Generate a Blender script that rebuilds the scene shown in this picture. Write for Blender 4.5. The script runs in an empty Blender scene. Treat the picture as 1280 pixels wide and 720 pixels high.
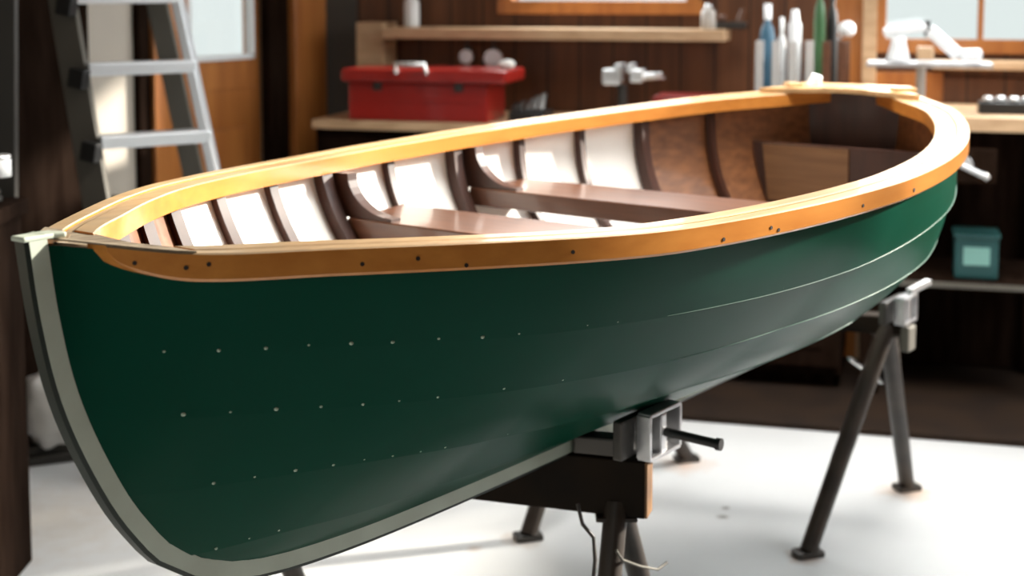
import bpy, bmesh, random
from math import *
from mathutils import Vector, Matrix
random.seed(4)
D = bpy.data
C = bpy.context.scene.collection
sc = bpy.context.scene

# ---------------------------------------------------------------- camera
EYE = Vector((0, 0, 1.5)); PITCH = 0.09253586735565414; FPX = 1778.0; PY = 150.0
cam_d = D.cameras.new('camera'); cam = D.objects.new('camera', cam_d); C.objects.link(cam)
cam.location = EYE; cam.rotation_euler = (pi / 2 - PITCH, 0, 0)
cam_d.sensor_width = 36; cam_d.lens = FPX / 1280 * 36; cam_d.shift_y = -(360 - PY) / 1280
cam_d.clip_start = .05
cam_d.dof.use_dof = True; cam_d.dof.focus_distance = 2.15; cam_d.dof.aperture_fstop = 3.4
sc.camera = cam
# ---------------------------------------------------------------- light and exposure
sc.view_settings.view_transform = 'Standard'; sc.view_settings.look = 'None'
sc.view_settings.gamma = 1; sc.view_settings.use_curve_mapping = False
sc.view_settings.exposure = 0.0
w = D.worlds.new('world'); sc.world = w; w.use_nodes = True
bgn = w.node_tree.nodes['Background']; bgn.inputs[0].default_value = (.86, .95, .93, 1); bgn.inputs[1].default_value = 1.0
def lamp(name, kind, loc, aim, energy, color=(1, 1, 1), **kw):
    l = D.lights.new(name, kind); l.energy = energy; l.color = color
    for k, v in kw.items(): setattr(l, k, v)
    o = D.objects.new(name, l); C.objects.link(o); o.location = loc
    o.rotation_euler = (Vector(aim) - Vector(loc)).to_track_quat('-Z', 'Y').to_euler(); return o
# low sun from the right and behind, entering through the open side of the workshop
SUN = Vector((.90, .43, .37))
lamp('sun', 'SUN', SUN * 10, (0, 0, 0), 12.5, (1, .93, .82), angle=.05)
# daylight of the wide side opening and of the back windows, then two added fills
lamp('right_window_daylight', 'AREA', (2.5, 3.6, 2.3), (.2, 2.9, .9), 50, (.95, .98, 1), shape='RECTANGLE', size=2.6, size_y=1.3)
lamp('back_window_daylight', 'AREA', (1.75, 5.25, 1.75), (.8, 2.5, .5), 20, (.95, 1, 1), shape='RECTANGLE', size=.9, size_y=.9)
lamp('back_window_daylight', 'AREA', (.3, 5.75, 1.85), (.1, 2.5, .5), 14, (.95, 1, 1), shape='RECTANGLE', size=.8, size_y=.8)
lamp('front_fill', 'AREA', (-1.2, -1.9, 2.3), (-.2, 2.2, 1.0), 16, (1, .97, .92), shape='RECTANGLE', size=1.2, size_y=.9)  # added fill from behind the camera, the wall there has no window
lamp('overhead_fill', 'AREA', (.9, 3.5, 3.2), (.9, 3.5, 0), 70, (1, .97, .93), shape='RECTANGLE', size=1.5, size_y=1.5, spread=1.9)  # added overhead fill to brighten the floor and rail tops, no fitting there

# ---------------------------------------------------------------- geometry helpers
class MB:
    def __init__(s): s.v = []; s.f = []; s.m = []; s.sm = []
    def add(s, vs, fs, m=0, smooth=False):
        o = len(s.v); s.v += [tuple(v) for v in vs]
        for f in fs: s.f.append([i + o for i in f]); s.m.append(m); s.sm.append(smooth)
        return s
    def box(s, c, d, rot=None, m=0, bev=.004):
        bm = bmesh.new(); bmesh.ops.create_cube(bm, size=1)
        for v in bm.verts: v.co = Vector((v.co.x * d[0], v.co.y * d[1], v.co.z * d[2]))
        bev = min(bev, min(d) * .3)
        if bev > 0: bmesh.ops.bevel(bm, geom=bm.edges[:], offset=bev, segments=2, affect='EDGES', profile=.6)
        R = rot if rot is not None else Matrix.Identity(3); c = Vector(c)
        bm.verts.index_update()
        s.add([R @ v.co + c for v in bm.verts], [[v.index for v in f.verts] for f in bm.faces], m)
        bm.free(); return s
    def beam(s, a, b, wd, ht, up=(0, 0, 1), m=0, bev=.004):
        a = Vector(a); b = Vector(b); x = (b - a).normalized(); y = Vector(up).cross(x).normalized(); z = x.cross(y)
        R = Matrix((x, y, z)).transposed()
        return s.box((a + b) / 2, ((b - a).length, wd, ht), R, m, bev)
    def tube(s, pts, r, n=12, m=0, caps=True):
        pts = [Vector(p) for p in pts]; rs = r if isinstance(r, (list, tuple)) else [r] * len(pts)
        ref = Vector((0, 0, 1)) if abs((pts[-1] - pts[0]).normalized().z) < .9 else Vector((1, 0, 0))
        vs = []
        for i, p in enumerate(pts):
            t = (pts[min(i + 1, len(pts) - 1)] - pts[max(i - 1, 0)]).normalized()
            x = ref.cross(t).normalized(); y = t.cross(x)
            for k in range(n):
                a = 2 * pi * k / n; vs.append(p + (x * cos(a) + y * sin(a)) * rs[i])
        fs = [[i * n + k, i * n + (k + 1) % n, (i + 1) * n + (k + 1) % n, (i + 1) * n + k] for i in range(len(pts) - 1) for k in range(n)]
        s.add(vs, fs, m, True)
        if caps: s.add(vs[:n], [list(range(n))[::-1]], m); s.add(vs[-n:], [list(range(n))], m)
        return s
    def lathe(s, prof, c=(0, 0, 0), n=20, m=0):
        vs = []; c = Vector(c)
        for r, z in prof:
            for k in range(n):
                a = 2 * pi * k / n; vs.append(c + Vector((r * cos(a), r * sin(a), z)))
        fs = [[i * n + k, i * n + (k + 1) % n, (i + 1) * n + (k + 1) % n, (i + 1) * n + k] for i in range(len(prof) - 1) for k in range(n)]
        return s.add(vs, fs, m, True)
    def prism(s, poly, vec, m=0):
        poly = [Vector(p) for p in poly]; vec = Vector(vec); n = len(poly)
        s.add(poly + [p + vec for p in poly], [list(range(n))[::-1], [n + i for i in range(n)]] + [[i, (i + 1) % n, n + (i + 1) % n, n + i] for i in range(n)], m); return s
    def sweep(s, rings, m=0, smooth=False, closed=True, caps=True, mats=None):
        k = len(rings[0]); vs = [p for r in rings for p in r]; o = len(s.v); s.v += [tuple(v) for v in vs]
        for i in range(len(rings) - 1):
            for j in range(k if closed else k - 1):
                s.f.append([o + i * k + j, o + i * k + (j + 1) % k, o + (i + 1) * k + (j + 1) % k, o + (i + 1) * k + j])
                s.m.append(mats(i, j) if mats else m); s.sm.append(smooth)
        if caps and closed:
            s.f.append([o + j for j in range(k)][::-1]); s.m.append(m); s.sm.append(False)
            s.f.append([o + (len(rings) - 1) * k + j for j in range(k)]); s.m.append(m); s.sm.append(False)
        return s
    def build(s, name, mats, parent=None, bevel=0, auto=None):
        me = D.meshes.new(name); me.from_pydata(s.v, [], s.f); me.update()
        for mt in (mats if isinstance(mats, (list, tuple)) else [mats]): me.materials.append(mt)
        for p, i, sm in zip(me.polygons, s.m, s.sm): p.material_index = i; p.use_smooth = sm
        bm = bmesh.new(); bm.from_mesh(me)
        if auto: bmesh.ops.remove_doubles(bm, verts=bm.verts[:], dist=1e-5)
        bmesh.ops.recalc_face_normals(bm, faces=bm.faces[:])
        bm.to_mesh(me); bm.free()
        if auto:
            for p in me.polygons: p.use_smooth = True
            me.set_sharp_from_angle(angle=auto)
        o = D.objects.new(name, me); C.objects.link(o)
        if parent: o.parent = parent
        if bevel:
            b = o.modifiers.new('bevel', 'BEVEL'); b.width = bevel; b.segments = 2; b.limit_method = 'ANGLE'; b.angle_limit = .6
        return o
def tag(o, label, cat, group=None, kind=None):
    o['label'] = label; o['category'] = cat
    if group: o['group'] = group
    if kind: o['kind'] = kind
    return o
def thing(name, label, cat, loc=(0, 0, 0), rz=0, group=None):
    o = D.objects.new(name, None); o.empty_display_size = .05; C.objects.link(o); o.location = loc; o.rotation_euler = (0, 0, rz)
    return tag(o, label, cat, group)
def struct(o): o['kind'] = 'structure'; return o
def copy_tree(o, parent=None):
    c = o.copy(); C.objects.link(c)
    if parent: c.parent = parent
    for ch in [x for x in D.objects if x.parent == o]: copy_tree(ch, c)
    return c
def lerp(x, xs, ys):
    if x <= xs[0]: return ys[0]
    for i in range(len(xs) - 1):
        if x <= xs[i + 1]:
            t = (x - xs[i]) / (xs[i + 1] - xs[i]); return ys[i] + (ys[i + 1] - ys[i]) * t
    return ys[-1]
def smooth_table(xs, ys):            # monotone-ish cubic through the table
    n = len(xs); ms = []
    for i in range(n):
        a = max(i - 1, 0); b = min(i + 1, n - 1); ms.append((ys[b] - ys[a]) / (xs[b] - xs[a]))
    def f(x):
        if x <= xs[0]: return ys[0]
        if x >= xs[-1]: return ys[-1]
        for i in range(n - 1):
            if x <= xs[i + 1]:
                hh = xs[i + 1] - xs[i]; t = (x - xs[i]) / hh
                return (2*t**3-3*t*t+1)*ys[i] + (t**3-2*t*t+t)*hh*ms[i] + (-2*t**3+3*t*t)*ys[i+1] + (t**3-t*t)*hh*ms[i+1]
    return f

# ---------------------------------------------------------------- materials
def mat(name, col, rough=.5, metal=0, coat=0, noise=None, bump=0, emit=0, scale=8, stretch=(1, 1, 1), col2=None, spec=.5, detail=6, lo=.35, hi=.65, rot=(0, 0, 0)):
    m = D.materials.new(name); m.use_nodes = True; nt = m.node_tree; p = nt.nodes['Principled BSDF']
    p.inputs['Base Color'].default_value = (*col, 1); p.inputs['Roughness'].default_value = rough; p.inputs['Metallic'].default_value = metal
    p.inputs['Coat Weight'].default_value = coat; p.inputs['Coat Roughness'].default_value = .08; p.inputs['Specular IOR Level'].default_value = spec
    if emit: p.inputs['Emission Color'].default_value = (*col, 1); p.inputs['Emission Strength'].default_value = emit
    if col2 or bump:
        tc = nt.nodes.new('ShaderNodeTexCoord'); mp = nt.nodes.new('ShaderNodeMapping'); mp.inputs['Scale'].default_value = stretch; mp.inputs['Rotation'].default_value = rot
        nz = nt.nodes.new('ShaderNodeTexNoise'); nz.inputs['Scale'].default_value = scale; nz.inputs['Detail'].default_value = detail
        nt.links.new(tc.outputs['Object'], mp.inputs[0]); nt.links.new(mp.outputs[0], nz.inputs['Vector'])
        if col2:
            cr = nt.nodes.new('ShaderNodeValToRGB'); cr.color_ramp.elements[0].color = (*col, 1); cr.color_ramp.elements[1].color = (*col2, 1)
            cr.color_ramp.elements[0].position = lo; cr.color_ramp.elements[1].position = hi
            nt.links.new(nz.outputs['Fac'], cr.inputs[0]); nt.links.new(cr.outputs[0], p.inputs['Base Color'])
        if bump:
            b = nt.nodes.new('ShaderNodeBump'); b.inputs['Strength'].default_value = bump; b.inputs['Distance'].default_value = .004
            nt.links.new(nz.outputs['Fac'], b.inputs['Height']); nt.links.new(b.outputs[0], p.inputs['Normal'])
    return m
BOAT_ROT = (0, 0, 0)   # turns world axes into boat axes for the grain
GR = (.8, 14, 14)
M = {}
M['green'] = mat('green_gloss_paint', (.0016, .05, .029), .3, coat=.05, spec=.3, col2=(.0026, .058, .035), scale=3, bump=.02)
M['green'].node_tree.nodes['Principled BSDF'].inputs['IOR'].default_value = 1.18
M['rail'] = mat('varnished_rail_wood', (.66, .26, .05), .3, coat=.4, col2=(.54, .19, .032), scale=3, stretch=GR, rot=BOAT_ROT, bump=.06, lo=.3, hi=.75)
M['railtop'] = mat('worn_rail_wood', (.62, .40, .19), .45, coat=.15, col2=(.48, .29, .13), scale=3, stretch=GR, rot=BOAT_ROT, bump=.1)
M['grey_wood'] = mat('weathered_grey_wood', (.3, .24, .16), .8, col2=(.17, .125, .08), scale=7, stretch=GR, rot=BOAT_ROT, bump=.25)
M['sunlit_in'] = mat('sunlit_white_inner', (.92, .9, .85), .5, col2=(.88, .86, .81), scale=3)  # pale planks whitened over the sunlit stretch, sunlight put into the colour
M['inwood'] = mat('inner_plank_wood', (.24, .095, .032), .5, coat=.2, col2=(.15, .055, .018), scale=4, stretch=GR, rot=BOAT_ROT)
M['redwood'] = mat('dark_red_frame_wood', (.055, .016, .007), .5, coat=.1, col2=(.035, .011, .005), scale=6, stretch=(6, 6, 1))
M['thwart'] = mat('thwart_wood', (.14, .055, .026), .4, coat=.35, col2=(.09, .034, .016), scale=5, stretch=(12, .8, 12))
M['stemgrey'] = mat('pale_grey_green_paint', (.56, .62, .52), .5, col2=(.48, .53, .44), scale=9, bump=.15)
M['stemchip'] = mat('chipped_keel_paint', (.36, .36, .28), .6, col2=(.12, .12, .09), scale=30, bump=.3, lo=.52, hi=.6)
M['band'] = mat('dark_stem_band', (.012, .02, .014), .4)
M['rivet'] = mat('bare_rivet', (.5, .62, .5), .4, metal=.3)
M['nail'] = mat('dark_nail_hole', (.02, .01, .005), .7)
M['floor'] = mat('white_painted_floor', (.67, .68, .68), .4, col2=(.56, .57, .57), scale=1.2, bump=.03, spec=.4)
M['wallwood'] = mat('brown_board_wall', (.16, .06, .022), .5, col2=(.09, .032, .012), scale=3, stretch=(6, 6, .5), detail=4)
M['orange'] = mat('orange_pine', (.5, .19, .045), .4, col2=(.36, .12, .028), scale=3, stretch=(6, 6, .5), coat=.2)
M['pine'] = mat('pale_pine', (.62, .42, .25), .5, col2=(.5, .32, .18), scale=4, stretch=(1, 8, 8))
M['doorwood'] = mat('locker_door_wood', (.2, .1, .04), .5, col2=(.15, .07, .026), scale=5, stretch=(14, .8, 14))
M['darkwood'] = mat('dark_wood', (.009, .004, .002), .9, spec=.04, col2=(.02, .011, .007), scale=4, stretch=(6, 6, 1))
M['darkgrey'] = mat('dark_grey_board', (.035, .031, .025), .6, col2=(.025, .022, .018), scale=2)
M['slate'] = mat('slate_wall_panel', (.075, .07, .06), .6, col2=(.06, .056, .05), scale=2)
M['cream'] = mat('cream_wall_paint', (.56, .5, .42), .6, col2=(.5, .45, .38), scale=2)
M['ceil'] = mat('ceiling_boards', (.3, .24, .18), .7, col2=(.25, .2, .15), scale=2)
M['alu'] = mat('brushed_aluminium', (.72, .75, .78), .35, metal=.55, bump=.05)
M['aludark'] = mat('dull_aluminium', (.13, .12, .1), .55, metal=.3)
M['black'] = mat('black_plastic', (.01, .01, .01), .45)
M['steel'] = mat('steel', (.7, .71, .73), .3, metal=.85, col2=(.4, .4, .42), scale=10)
M['darksteel'] = mat('dark_steel', (.07, .065, .06), .35, metal=.7)
M['legsteel'] = mat('brown_steel_leg', (.04, .028, .02), .45, metal=.1, col2=(.02, .014, .01), scale=14, bump=.08)
M['horse'] = mat('dark_timber', (.018, .011, .006), .8, spec=.15, col2=(.01, .007, .005), scale=8, bump=.2)
M['endgrain'] = mat('end_grain', (.3, .15, .05), .6, col2=(.12, .055, .02), scale=20, stretch=(1, 1, .4), bump=.3)
M['red'] = mat('red_enamel', (.34, .014, .008), .35, coat=.3, col2=(.28, .01, .006), scale=3)
M['reddark'] = mat('dull_red_enamel', (.2, .014, .01), .45)
M['white'] = mat('white_plastic', (.85, .87, .88), .35)
M['silver'] = mat('silver_metal', (.8, .8, .8), .25, metal=.6)
M['blue'] = mat('blue_plastic', (.05, .13, .2), .35)
M['greenp'] = mat('green_plastic', (.04, .11, .04), .35)
M['teal'] = mat('dark_teal_box', (.02, .09, .09), .4)
M['teallabel'] = mat('pale_teal_label', (.25, .52, .46), .5)
M['mat'] = mat('brown_floor_layer', (.024, .013, .007), .8, spec=.2, col2=(.014, .008, .005), scale=5)
M['rag'] = mat('pale_cloth', (.72, .7, .66), .85, bump=.3, scale=20)
M['edge_glint'] = mat('pale_green_glint', (.12, .26, .19), .4)  # pale green for light caught on the lap edges
M['string'] = mat('string_fibre', (.3, .26, .2), .9)
M['black_wire'] = mat('wire', (.06, .05, .045), .5)
M['glassy'] = None
g = D.materials.new('window_glass'); g.use_nodes = True; nt = g.node_tree; nt.nodes.remove(nt.nodes['Principled BSDF'])
gl = nt.nodes.new('ShaderNodeBsdfGlossy'); gl.inputs['Roughness'].default_value = .05; tr = nt.nodes.new('ShaderNodeBsdfTransparent'); mx = nt.nodes.new('ShaderNodeMixShader'); mx.inputs[0].default_value = .06
nt.links.new(tr.outputs[0], mx.inputs[1]); nt.links.new(gl.outputs[0], mx.inputs[2]); nt.links.new(mx.outputs[0], nt.nodes['Material Output'].inputs[0]); M['glass'] = g
jar = mat('clear_jar_glass', (.75, .72, .68), .1, spec=.8); jar.node_tree.nodes['Principled BSDF'].inputs['Transmission Weight'].default_value = .5; M['jar'] = jar
# the rail tops have weathered grey towards the bow
def weather(m, col):
    nt = m.node_tree; p = nt.nodes['Principled BSDF']; src = p.inputs['Base Color'].links[0].from_socket; L = nt.links.new
    tc = nt.nodes.new('ShaderNodeTexCoord'); sx = nt.nodes.new('ShaderNodeSeparateXYZ'); nz = nt.nodes.new('ShaderNodeTexNoise'); nz.inputs['Scale'].default_value = 14
    ad = nt.nodes.new('ShaderNodeMath'); ad.operation = 'MULTIPLY_ADD'; ad.inputs[1].default_value = .35
    mr = nt.nodes.new('ShaderNodeMapRange'); mr.inputs[1].default_value = -.95; mr.inputs[2].default_value = -.55; mr.inputs[3].default_value = .85; mr.inputs[4].default_value = 0
    mx = nt.nodes.new('ShaderNodeMixRGB'); mx.inputs[2].default_value = (*col, 1)
    L(tc.outputs['Object'], sx.inputs[0]); L(tc.outputs['Object'], nz.inputs['Vector']); L(nz.outputs['Fac'], ad.inputs[0]); L(sx.outputs[0], ad.inputs[2]); L(ad.outputs[0], mr.inputs[0])
    L(mr.outputs[0], mx.inputs[0]); L(src, mx.inputs[1]); L(mx.outputs[0], p.inputs['Base Color'])
weather(M['railtop'], (.26, .2, .13))
# board seams on the walls and a few rust stains on the floor
def add_seams(m, width, ang):
    nt = m.node_tree; p = nt.nodes['Principled BSDF']; src = p.inputs['Base Color'].links[0].from_socket
    tc = nt.nodes.new('ShaderNodeTexCoord'); mp = nt.nodes.new('ShaderNodeMapping'); mp.inputs['Rotation'].default_value = (0, 0, ang)
    sx = nt.nodes.new('ShaderNodeSeparateXYZ'); mo = nt.nodes.new('ShaderNodeMath'); mo.operation = 'PINGPONG'; mo.inputs[1].default_value = width / 2
    lt = nt.nodes.new('ShaderNodeMath'); lt.operation = 'LESS_THAN'; lt.inputs[1].default_value = .004
    mx = nt.nodes.new('ShaderNodeMixRGB'); mx.inputs[2].default_value = (.02, .008, .004, 1)
    L = nt.links.new; L(tc.outputs['Object'], mp.inputs[0]); L(mp.outputs[0], sx.inputs[0]); L(sx.outputs[0], mo.inputs[0]); L(mo.outputs[0], lt.inputs[0]); L(lt.outputs[0], mx.inputs[0]); L(src, mx.inputs[1]); L(mx.outputs[0], p.inputs['Base Color'])
def add_stains(m, spots):
    nt = m.node_tree; p = nt.nodes['Principled BSDF']; L = nt.links.new
    tc = nt.nodes.new('ShaderNodeTexCoord')
    for (x, y, r, col, amt) in spots:
        src = p.inputs['Base Color'].links[0].from_socket
        vs = nt.nodes.new('ShaderNodeVectorMath'); vs.operation = 'DISTANCE'; vs.inputs[1].default_value = (x, y, 0); L(tc.outputs['Object'], vs.inputs[0])
        nz = nt.nodes.new('ShaderNodeTexNoise'); nz.inputs['Scale'].default_value = 18; L(tc.outputs['Object'], nz.inputs['Vector'])
        ml = nt.nodes.new('ShaderNodeMath'); ml.operation = 'MULTIPLY_ADD'; ml.inputs[1].default_value = r * 1.2; L(nz.outputs['Fac'], ml.inputs[0]); L(vs.outputs['Value'], ml.inputs[2])
        mr = nt.nodes.new('ShaderNodeMapRange'); mr.inputs[1].default_value = r * .7; mr.inputs[2].default_value = r * 1.5; mr.inputs[3].default_value = amt; mr.inputs[4].default_value = 0; L(ml.outputs[0], mr.inputs[0])
        mx = nt.nodes.new('ShaderNodeMixRGB'); mx.inputs[2].default_value = (*col, 1); L(mr.outputs[0], mx.inputs[0]); L(src, mx.inputs[1]); L(mx.outputs[0], p.inputs['Base Color'])

# ---------------------------------------------------------------- the room
YAW = radians(15)                      # the back wall recedes to the left
WU = Vector((cos(YAW), -sin(YAW), 0)); WN = Vector((-sin(YAW), -cos(YAW), 0))   # along it (right), out of it (into the room)
WO = Vector((0, 6.0, 0))
def ray(px, py):
    F = Vector((0, cos(PITCH), -sin(PITCH))); U = Vector((0, sin(PITCH), cos(PITCH)))
    return F + Vector((1, 0, 0)) * ((px - 640) / FPX) - U * ((py - PY) / FPX)
def backu(px, off=0.0):                # position along the back wall (at a distance off in front of it) seen at px
    r = ray(px, 60); P = WO + WN * off; t = (P - EYE).dot(WN) / r.dot(WN); return (EYE + r * t - P).dot(WU)
def backz(px, py, off=0.0):
    r = ray(px, py); P = WO + WN * off; t = (P - EYE).dot(WN) / r.dot(WN); return (EYE + r * t).z
def BW(u, off, z): return WO + WU * u + WN * off + Vector((0, 0, z))
RW = Matrix((WU, -WN, Vector((0, 0, 1)))).transposed()          # box rotation: x along wall, y into it
LU = Vector((-.5, -.866, 0)); LN = Vector((.866, -.5, 0))       # left wall, from the corner post towards the camera
UA = backu(392); LA = BW(UA, 0, 0)
def LW(t, off, z): return LA + LU * t + LN * off + Vector((0, 0, z))
RL = Matrix((LU, LN, Vector((0, 0, 1)))).transposed()
def leftt(px, off=0.0):
    r = ray(px, 60); P = LA + LN * off; t = (P - EYE).dot(LN) / r.dot(LN); return (EYE + r * t - P).dot(LU)
def leftz(px, py, off=0.0):
    r = ray(px, py); P = LA + LN * off; t = (P - EYE).dot(LN) / r.dot(LN); return (EYE + r * t).z
CEIL = 3.3
add_stains(M['floor'], [(.779, 3.64, .07, (.25, .12, .05), .7), (1.19, 4.13, .13, (.55, .3, .12), .55), (.03, 3.76, .07, (.35, .2, .08), .6), (.55, 4.38, .12, (.5, .25, .1), .5),
                        (.62, 4.0, .02, (.08, .06, .05), .8), (.60, 3.93, .025, (.1, .08, .06), .8), (-.1, 3.7, .03, (.4, .25, .15), .4), (.9, 3.3, .05, (.45, .4, .35), .4), (1.15, 3.5, .02, (.2, .15, .12), .6), (-1.3, 3.9, .4, (.5, .44, .36), .5)])
fl = MB().add([(-5, -2.5, 0), (2.75, -2.5, 0), (2.75, 8, 0), (-5, 8, 0)], [[0, 1, 2, 3]]); struct(fl.build('floor', M['floor']))
struct(MB().box((-1.14, 2.75, CEIL + .05), (7.72, 10.5, .1)).build('ceiling', M['ceil']))
add_seams(M['wallwood'], .14, YAW)
# back wall with two window openings
cw0, cw1 = backu(640), backu(862); cwz = backz(750, 4)
rw0, rw1 = backu(1104), backu(1310); rwz = backz(1190, 52)
cwf0 = cwz - .0; TOPZ = 2.35
U0, U1 = UA - .0, 2.75
wb = MB()
def wallbox(u0, u1, z0, z1, m=0): wb.box(BW((u0 + u1) / 2, -.06, (z0 + z1) / 2), (u1 - u0, .12, z1 - z0), RW, m, 0)
wallbox(U0, cw0, 0, CEIL); wallbox(cw0, cw1, 0, cwz); wallbox(cw0, cw1, 1.85, CEIL); wallbox(cw1, rw0, 0, CEIL)
wallbox(rw0, rw1, 0, rwz); wallbox(rw0, rw1, TOPZ, CEIL); wallbox(rw1, U1, 0, CEIL)
struct(wb.build('wall_back', M['wallwood']))
# left wall: doorway opening region from px ~225 to 325 carries a door with a pane
dt0, dt1 = leftt(332), leftt(226); 
tz0, tz1 = leftt(320), leftt(236); pz = leftz(275, 76)
wl = MB()
def lbox(t0, t1, z0, z1, off=-.06, th=.12, m=0, b=0, mb=None): (mb or wl).box(LW((t0 + t1) / 2, off, (z0 + z1) / 2), (t1 - t0, th, z1 - z0), RL, m, b)
lbox(dt1, 7.2, 0, CEIL); lbox(-.3, dt0, 0, CEIL); lbox(dt0, dt1, 2.1, CEIL)
struct(wl.build('wall_left', [M['cream']]))
# right wall (wide opening for daylight), and the wall behind the camera
wr = MB(); wr.box((2.66, .0, 1.65), (.12, 5.0, 3.3), None, 0, 0).box((2.66, 3.9, .52), (.12, 2.8, 1.04), None, 0, 0).box((2.66, 3.9, 3.2), (.12, 2.8, .2), None, 0, 0)
struct(wr.build('wall_right', M['wallwood']))
struct(MB().box((-1.1, -2.5, 1.65), (7.6, .12, 3.3), None, 0, 0).build('wall_front', M['darkgrey']))
w3 = MB()
for y_ in (2.53, 3.4, 4.3, 5.2): w3.box((2.66, y_, 2.07), (.06, .035, 2.06), None, 0, .004)
w3.box((2.66, 3.87, 1.06), (.1, 2.7, .05), None, 0, .004).box((2.66, 3.87, 3.08), (.06, 2.7, .05), None, 0, .004); struct(w3.build('window_3', M['orange']))
# door_1
dr = MB(); lbox(dt0, dt1, 0, pz - .12, -.05, .045, 0, .004, dr); lbox(dt0, tz0, pz - .12, 2.1, -.05, .045, 0, .004, dr); lbox(tz1, dt1, pz - .12, 2.1, -.05, .045, 0, .004, dr)
lbox(tz0, tz1, 1.95, 2.1, -.05, .045, 0, .004, dr); lbox(tz0, tz1, pz - .12, pz, -.05, .06, 0, .004, dr)
lbox(dt0 + .10, dt1 - .10, .35, pz - .28, -.02, .02, 0, .006, dr)
door = struct(dr.build('door_1', M['orange']))
MB().box(LW((tz0 + tz1) / 2, -.05, (pz + 1.95) / 2), (tz1 - tz0, .006, 1.95 - pz), RL, 0, 0).build('pane', M['glass'], door)
pf = MB()
for (a, b_, z0, z1) in ((tz0, tz1, pz, pz + .022), (tz0, tz0 + .025, pz, 1.95), (tz1 - .025, tz1, pz, 1.95)): lbox(a, b_, z0, z1, -.02, .03, 0, .002, pf)
pf.build('pane_bead', M['white'], door)
# trims on the left wall: orange post near the corner, dark edge and orange casing left of the door, door casing
tr1 = MB(); lbox(leftt(392), leftt(352), 0, CEIL, .03, .09, 0, .01, tr1); struct(tr1.build('trim_1', M['orange']))
tr2 = MB(); lbox(leftt(352), leftt(328), 0, CEIL, .015, .05, 0, .006, tr2); struct(tr2.build('trim_2', M['darkwood']))
tr3 = MB(); lbox(leftt(224), leftt(180), 0, CEIL, .02, .06, 0, .006, tr3); struct(tr3.build('trim_3', M['orange']))
tr4 = MB(); lbox(leftt(180), leftt(166), 0, CEIL, .01, .04, 0, .004, tr4); struct(tr4.build('trim_4', M['darkwood']))
tr5 = MB(); lbox(leftt(96), leftt(96) + 1.3, 0, CEIL, .03, .06, 0, .004, tr5); struct(tr5.build('trim_5', M['darkwood']))
# slate panel right of the corner post, orange casings round the right window, sill
def btrim(name, px0, px1, z0, z1, m, off=.012, th=.024):
    a, b_ = backu(px0), backu(px1); return struct(MB().box(BW((a + b_) / 2, off, (z0 + z1) / 2), (b_ - a, th, z1 - z0), RW, 0, .003).build(name, m))
btrim('trim_6', 393, 447, 0, CEIL, M['slate'])
btrim('trim_7', 1078, 1096, 0, CEIL, M['pine'], .03, .05)
btrim('trim_8', 1040, 1078, 0, CEIL, M['orange'])
btrim('trim_9', 1082, 1180, .95, rwz - .12, M['orange'], .01, .02)
btrim('trim_10', 1180, 1330, .95, rwz - .14, M['wallwood'], .014, .02)
def window(name, a, b_, z0, z1, mull, fm, fw=.05):
    f = MB()
    f.box(BW((a + b_) / 2, .01, z0 - fw / 2 + .01), (b_ - a + 2 * fw, .06, fw), RW, 0, .004)
    f.box(BW((a + b_) / 2, .01, z1 + fw / 2), (b_ - a + 2 * fw, .06, fw), RW, 0, .004)
    for u in (a - fw / 2 + .01, b_ + fw / 2 - .01): f.box(BW(u, .01, (z0 + z1) / 2), (fw, .06, z1 - z0), RW, 0, .004)
    for u in mull: f.box(BW(u, -.02, (z0 + z1) / 2), (.022, .03, z1 - z0), RW, 0, .003)
    o = struct(f.build(name, fm))
    MB().box(BW((a + b_) / 2, -.05, (z0 + z1) / 2), (b_ - a, .006, z1 - z0), RW, 0, 0).build('pane', M['glass'], o)
    return o
window('window_1', cw0, cw1, cwz, 1.85, [], M['orange'], .055)
w2 = window('window_2', rw0, rw1, rwz, TOPZ, [backu(1225)], M['orange'], .055)
ub0, ub1 = backu(1165, .05), backu(1330, .05)
MB().box(BW((ub0 + ub1) / 2, .06, rwz - .085), (ub1 - ub0, .13, .035), RW, 0, .006).build('window_sill', M['pine'], w2)
# foliage far beyond the windows
def bush(x, y, z, r, label):
    bm = bmesh.new(); bmesh.ops.create_icosphere(bm, subdivisions=4, radius=r)
    rr = random.Random(int(x * 10))
    for v in bm.verts: v.co = v.co * (1 + .18 * sin(v.co.x * 7 + x) * cos(v.co.y * 6) + .12 * sin(v.co.z * 9)) + Vector((x, y, z))
    me = D.meshes.new('garden_shrub'); bm.to_mesh(me); bm.free(); me.materials.append(M['leaf'])
    o = D.objects.new('garden_shrub', me); C.objects.link(o); tag(o, label, 'shrub')
M['leaf'] = mat('pale_leaf', (.34, .55, .26), .8, col2=(.5, .72, .4), scale=3, bump=.6)

# ---------------------------------------------------------------- benches, shelf, cabinets at the back wall
def bslab(mb, px0, px1, z1, th, off0, off1, m=0, pxoff=None, bev=.004):
    o = off1 if pxoff is None else pxoff
    a, b_ = backu(px0, o), backu(px1, o)
    mb.box(BW((a + b_) / 2, (off0 + off1) / 2, z1 - th / 2), (b_ - a, off1 - off0, th), RW, m, bev); return a, b_
ZL, ZR, ZS = .985, 1.055, backz(680, 36, .26)
o = MB(); bslab(o, 388, 1072, ZL, .035, .03, .62); tag(o.build('workbench_top', M['pine']), 'long pale pine worktop under the red toolbox, against the brown board wall', 'worktop')
o = MB(); bslab(o, 1086, 1330, ZR, .05, .04, .66); tag(o.build('workbench_top', M['pine']), 'thick bleached worktop below the right-hand window, right of the boat stern', 'worktop')
o = MB(); bslab(o, 478, 905, ZS, .045, .03, .26); tag(o.build('wall_shelf', M['pine']), 'long pale wooden shelf fixed under the middle window, above the red toolbox', 'shelf')
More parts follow.
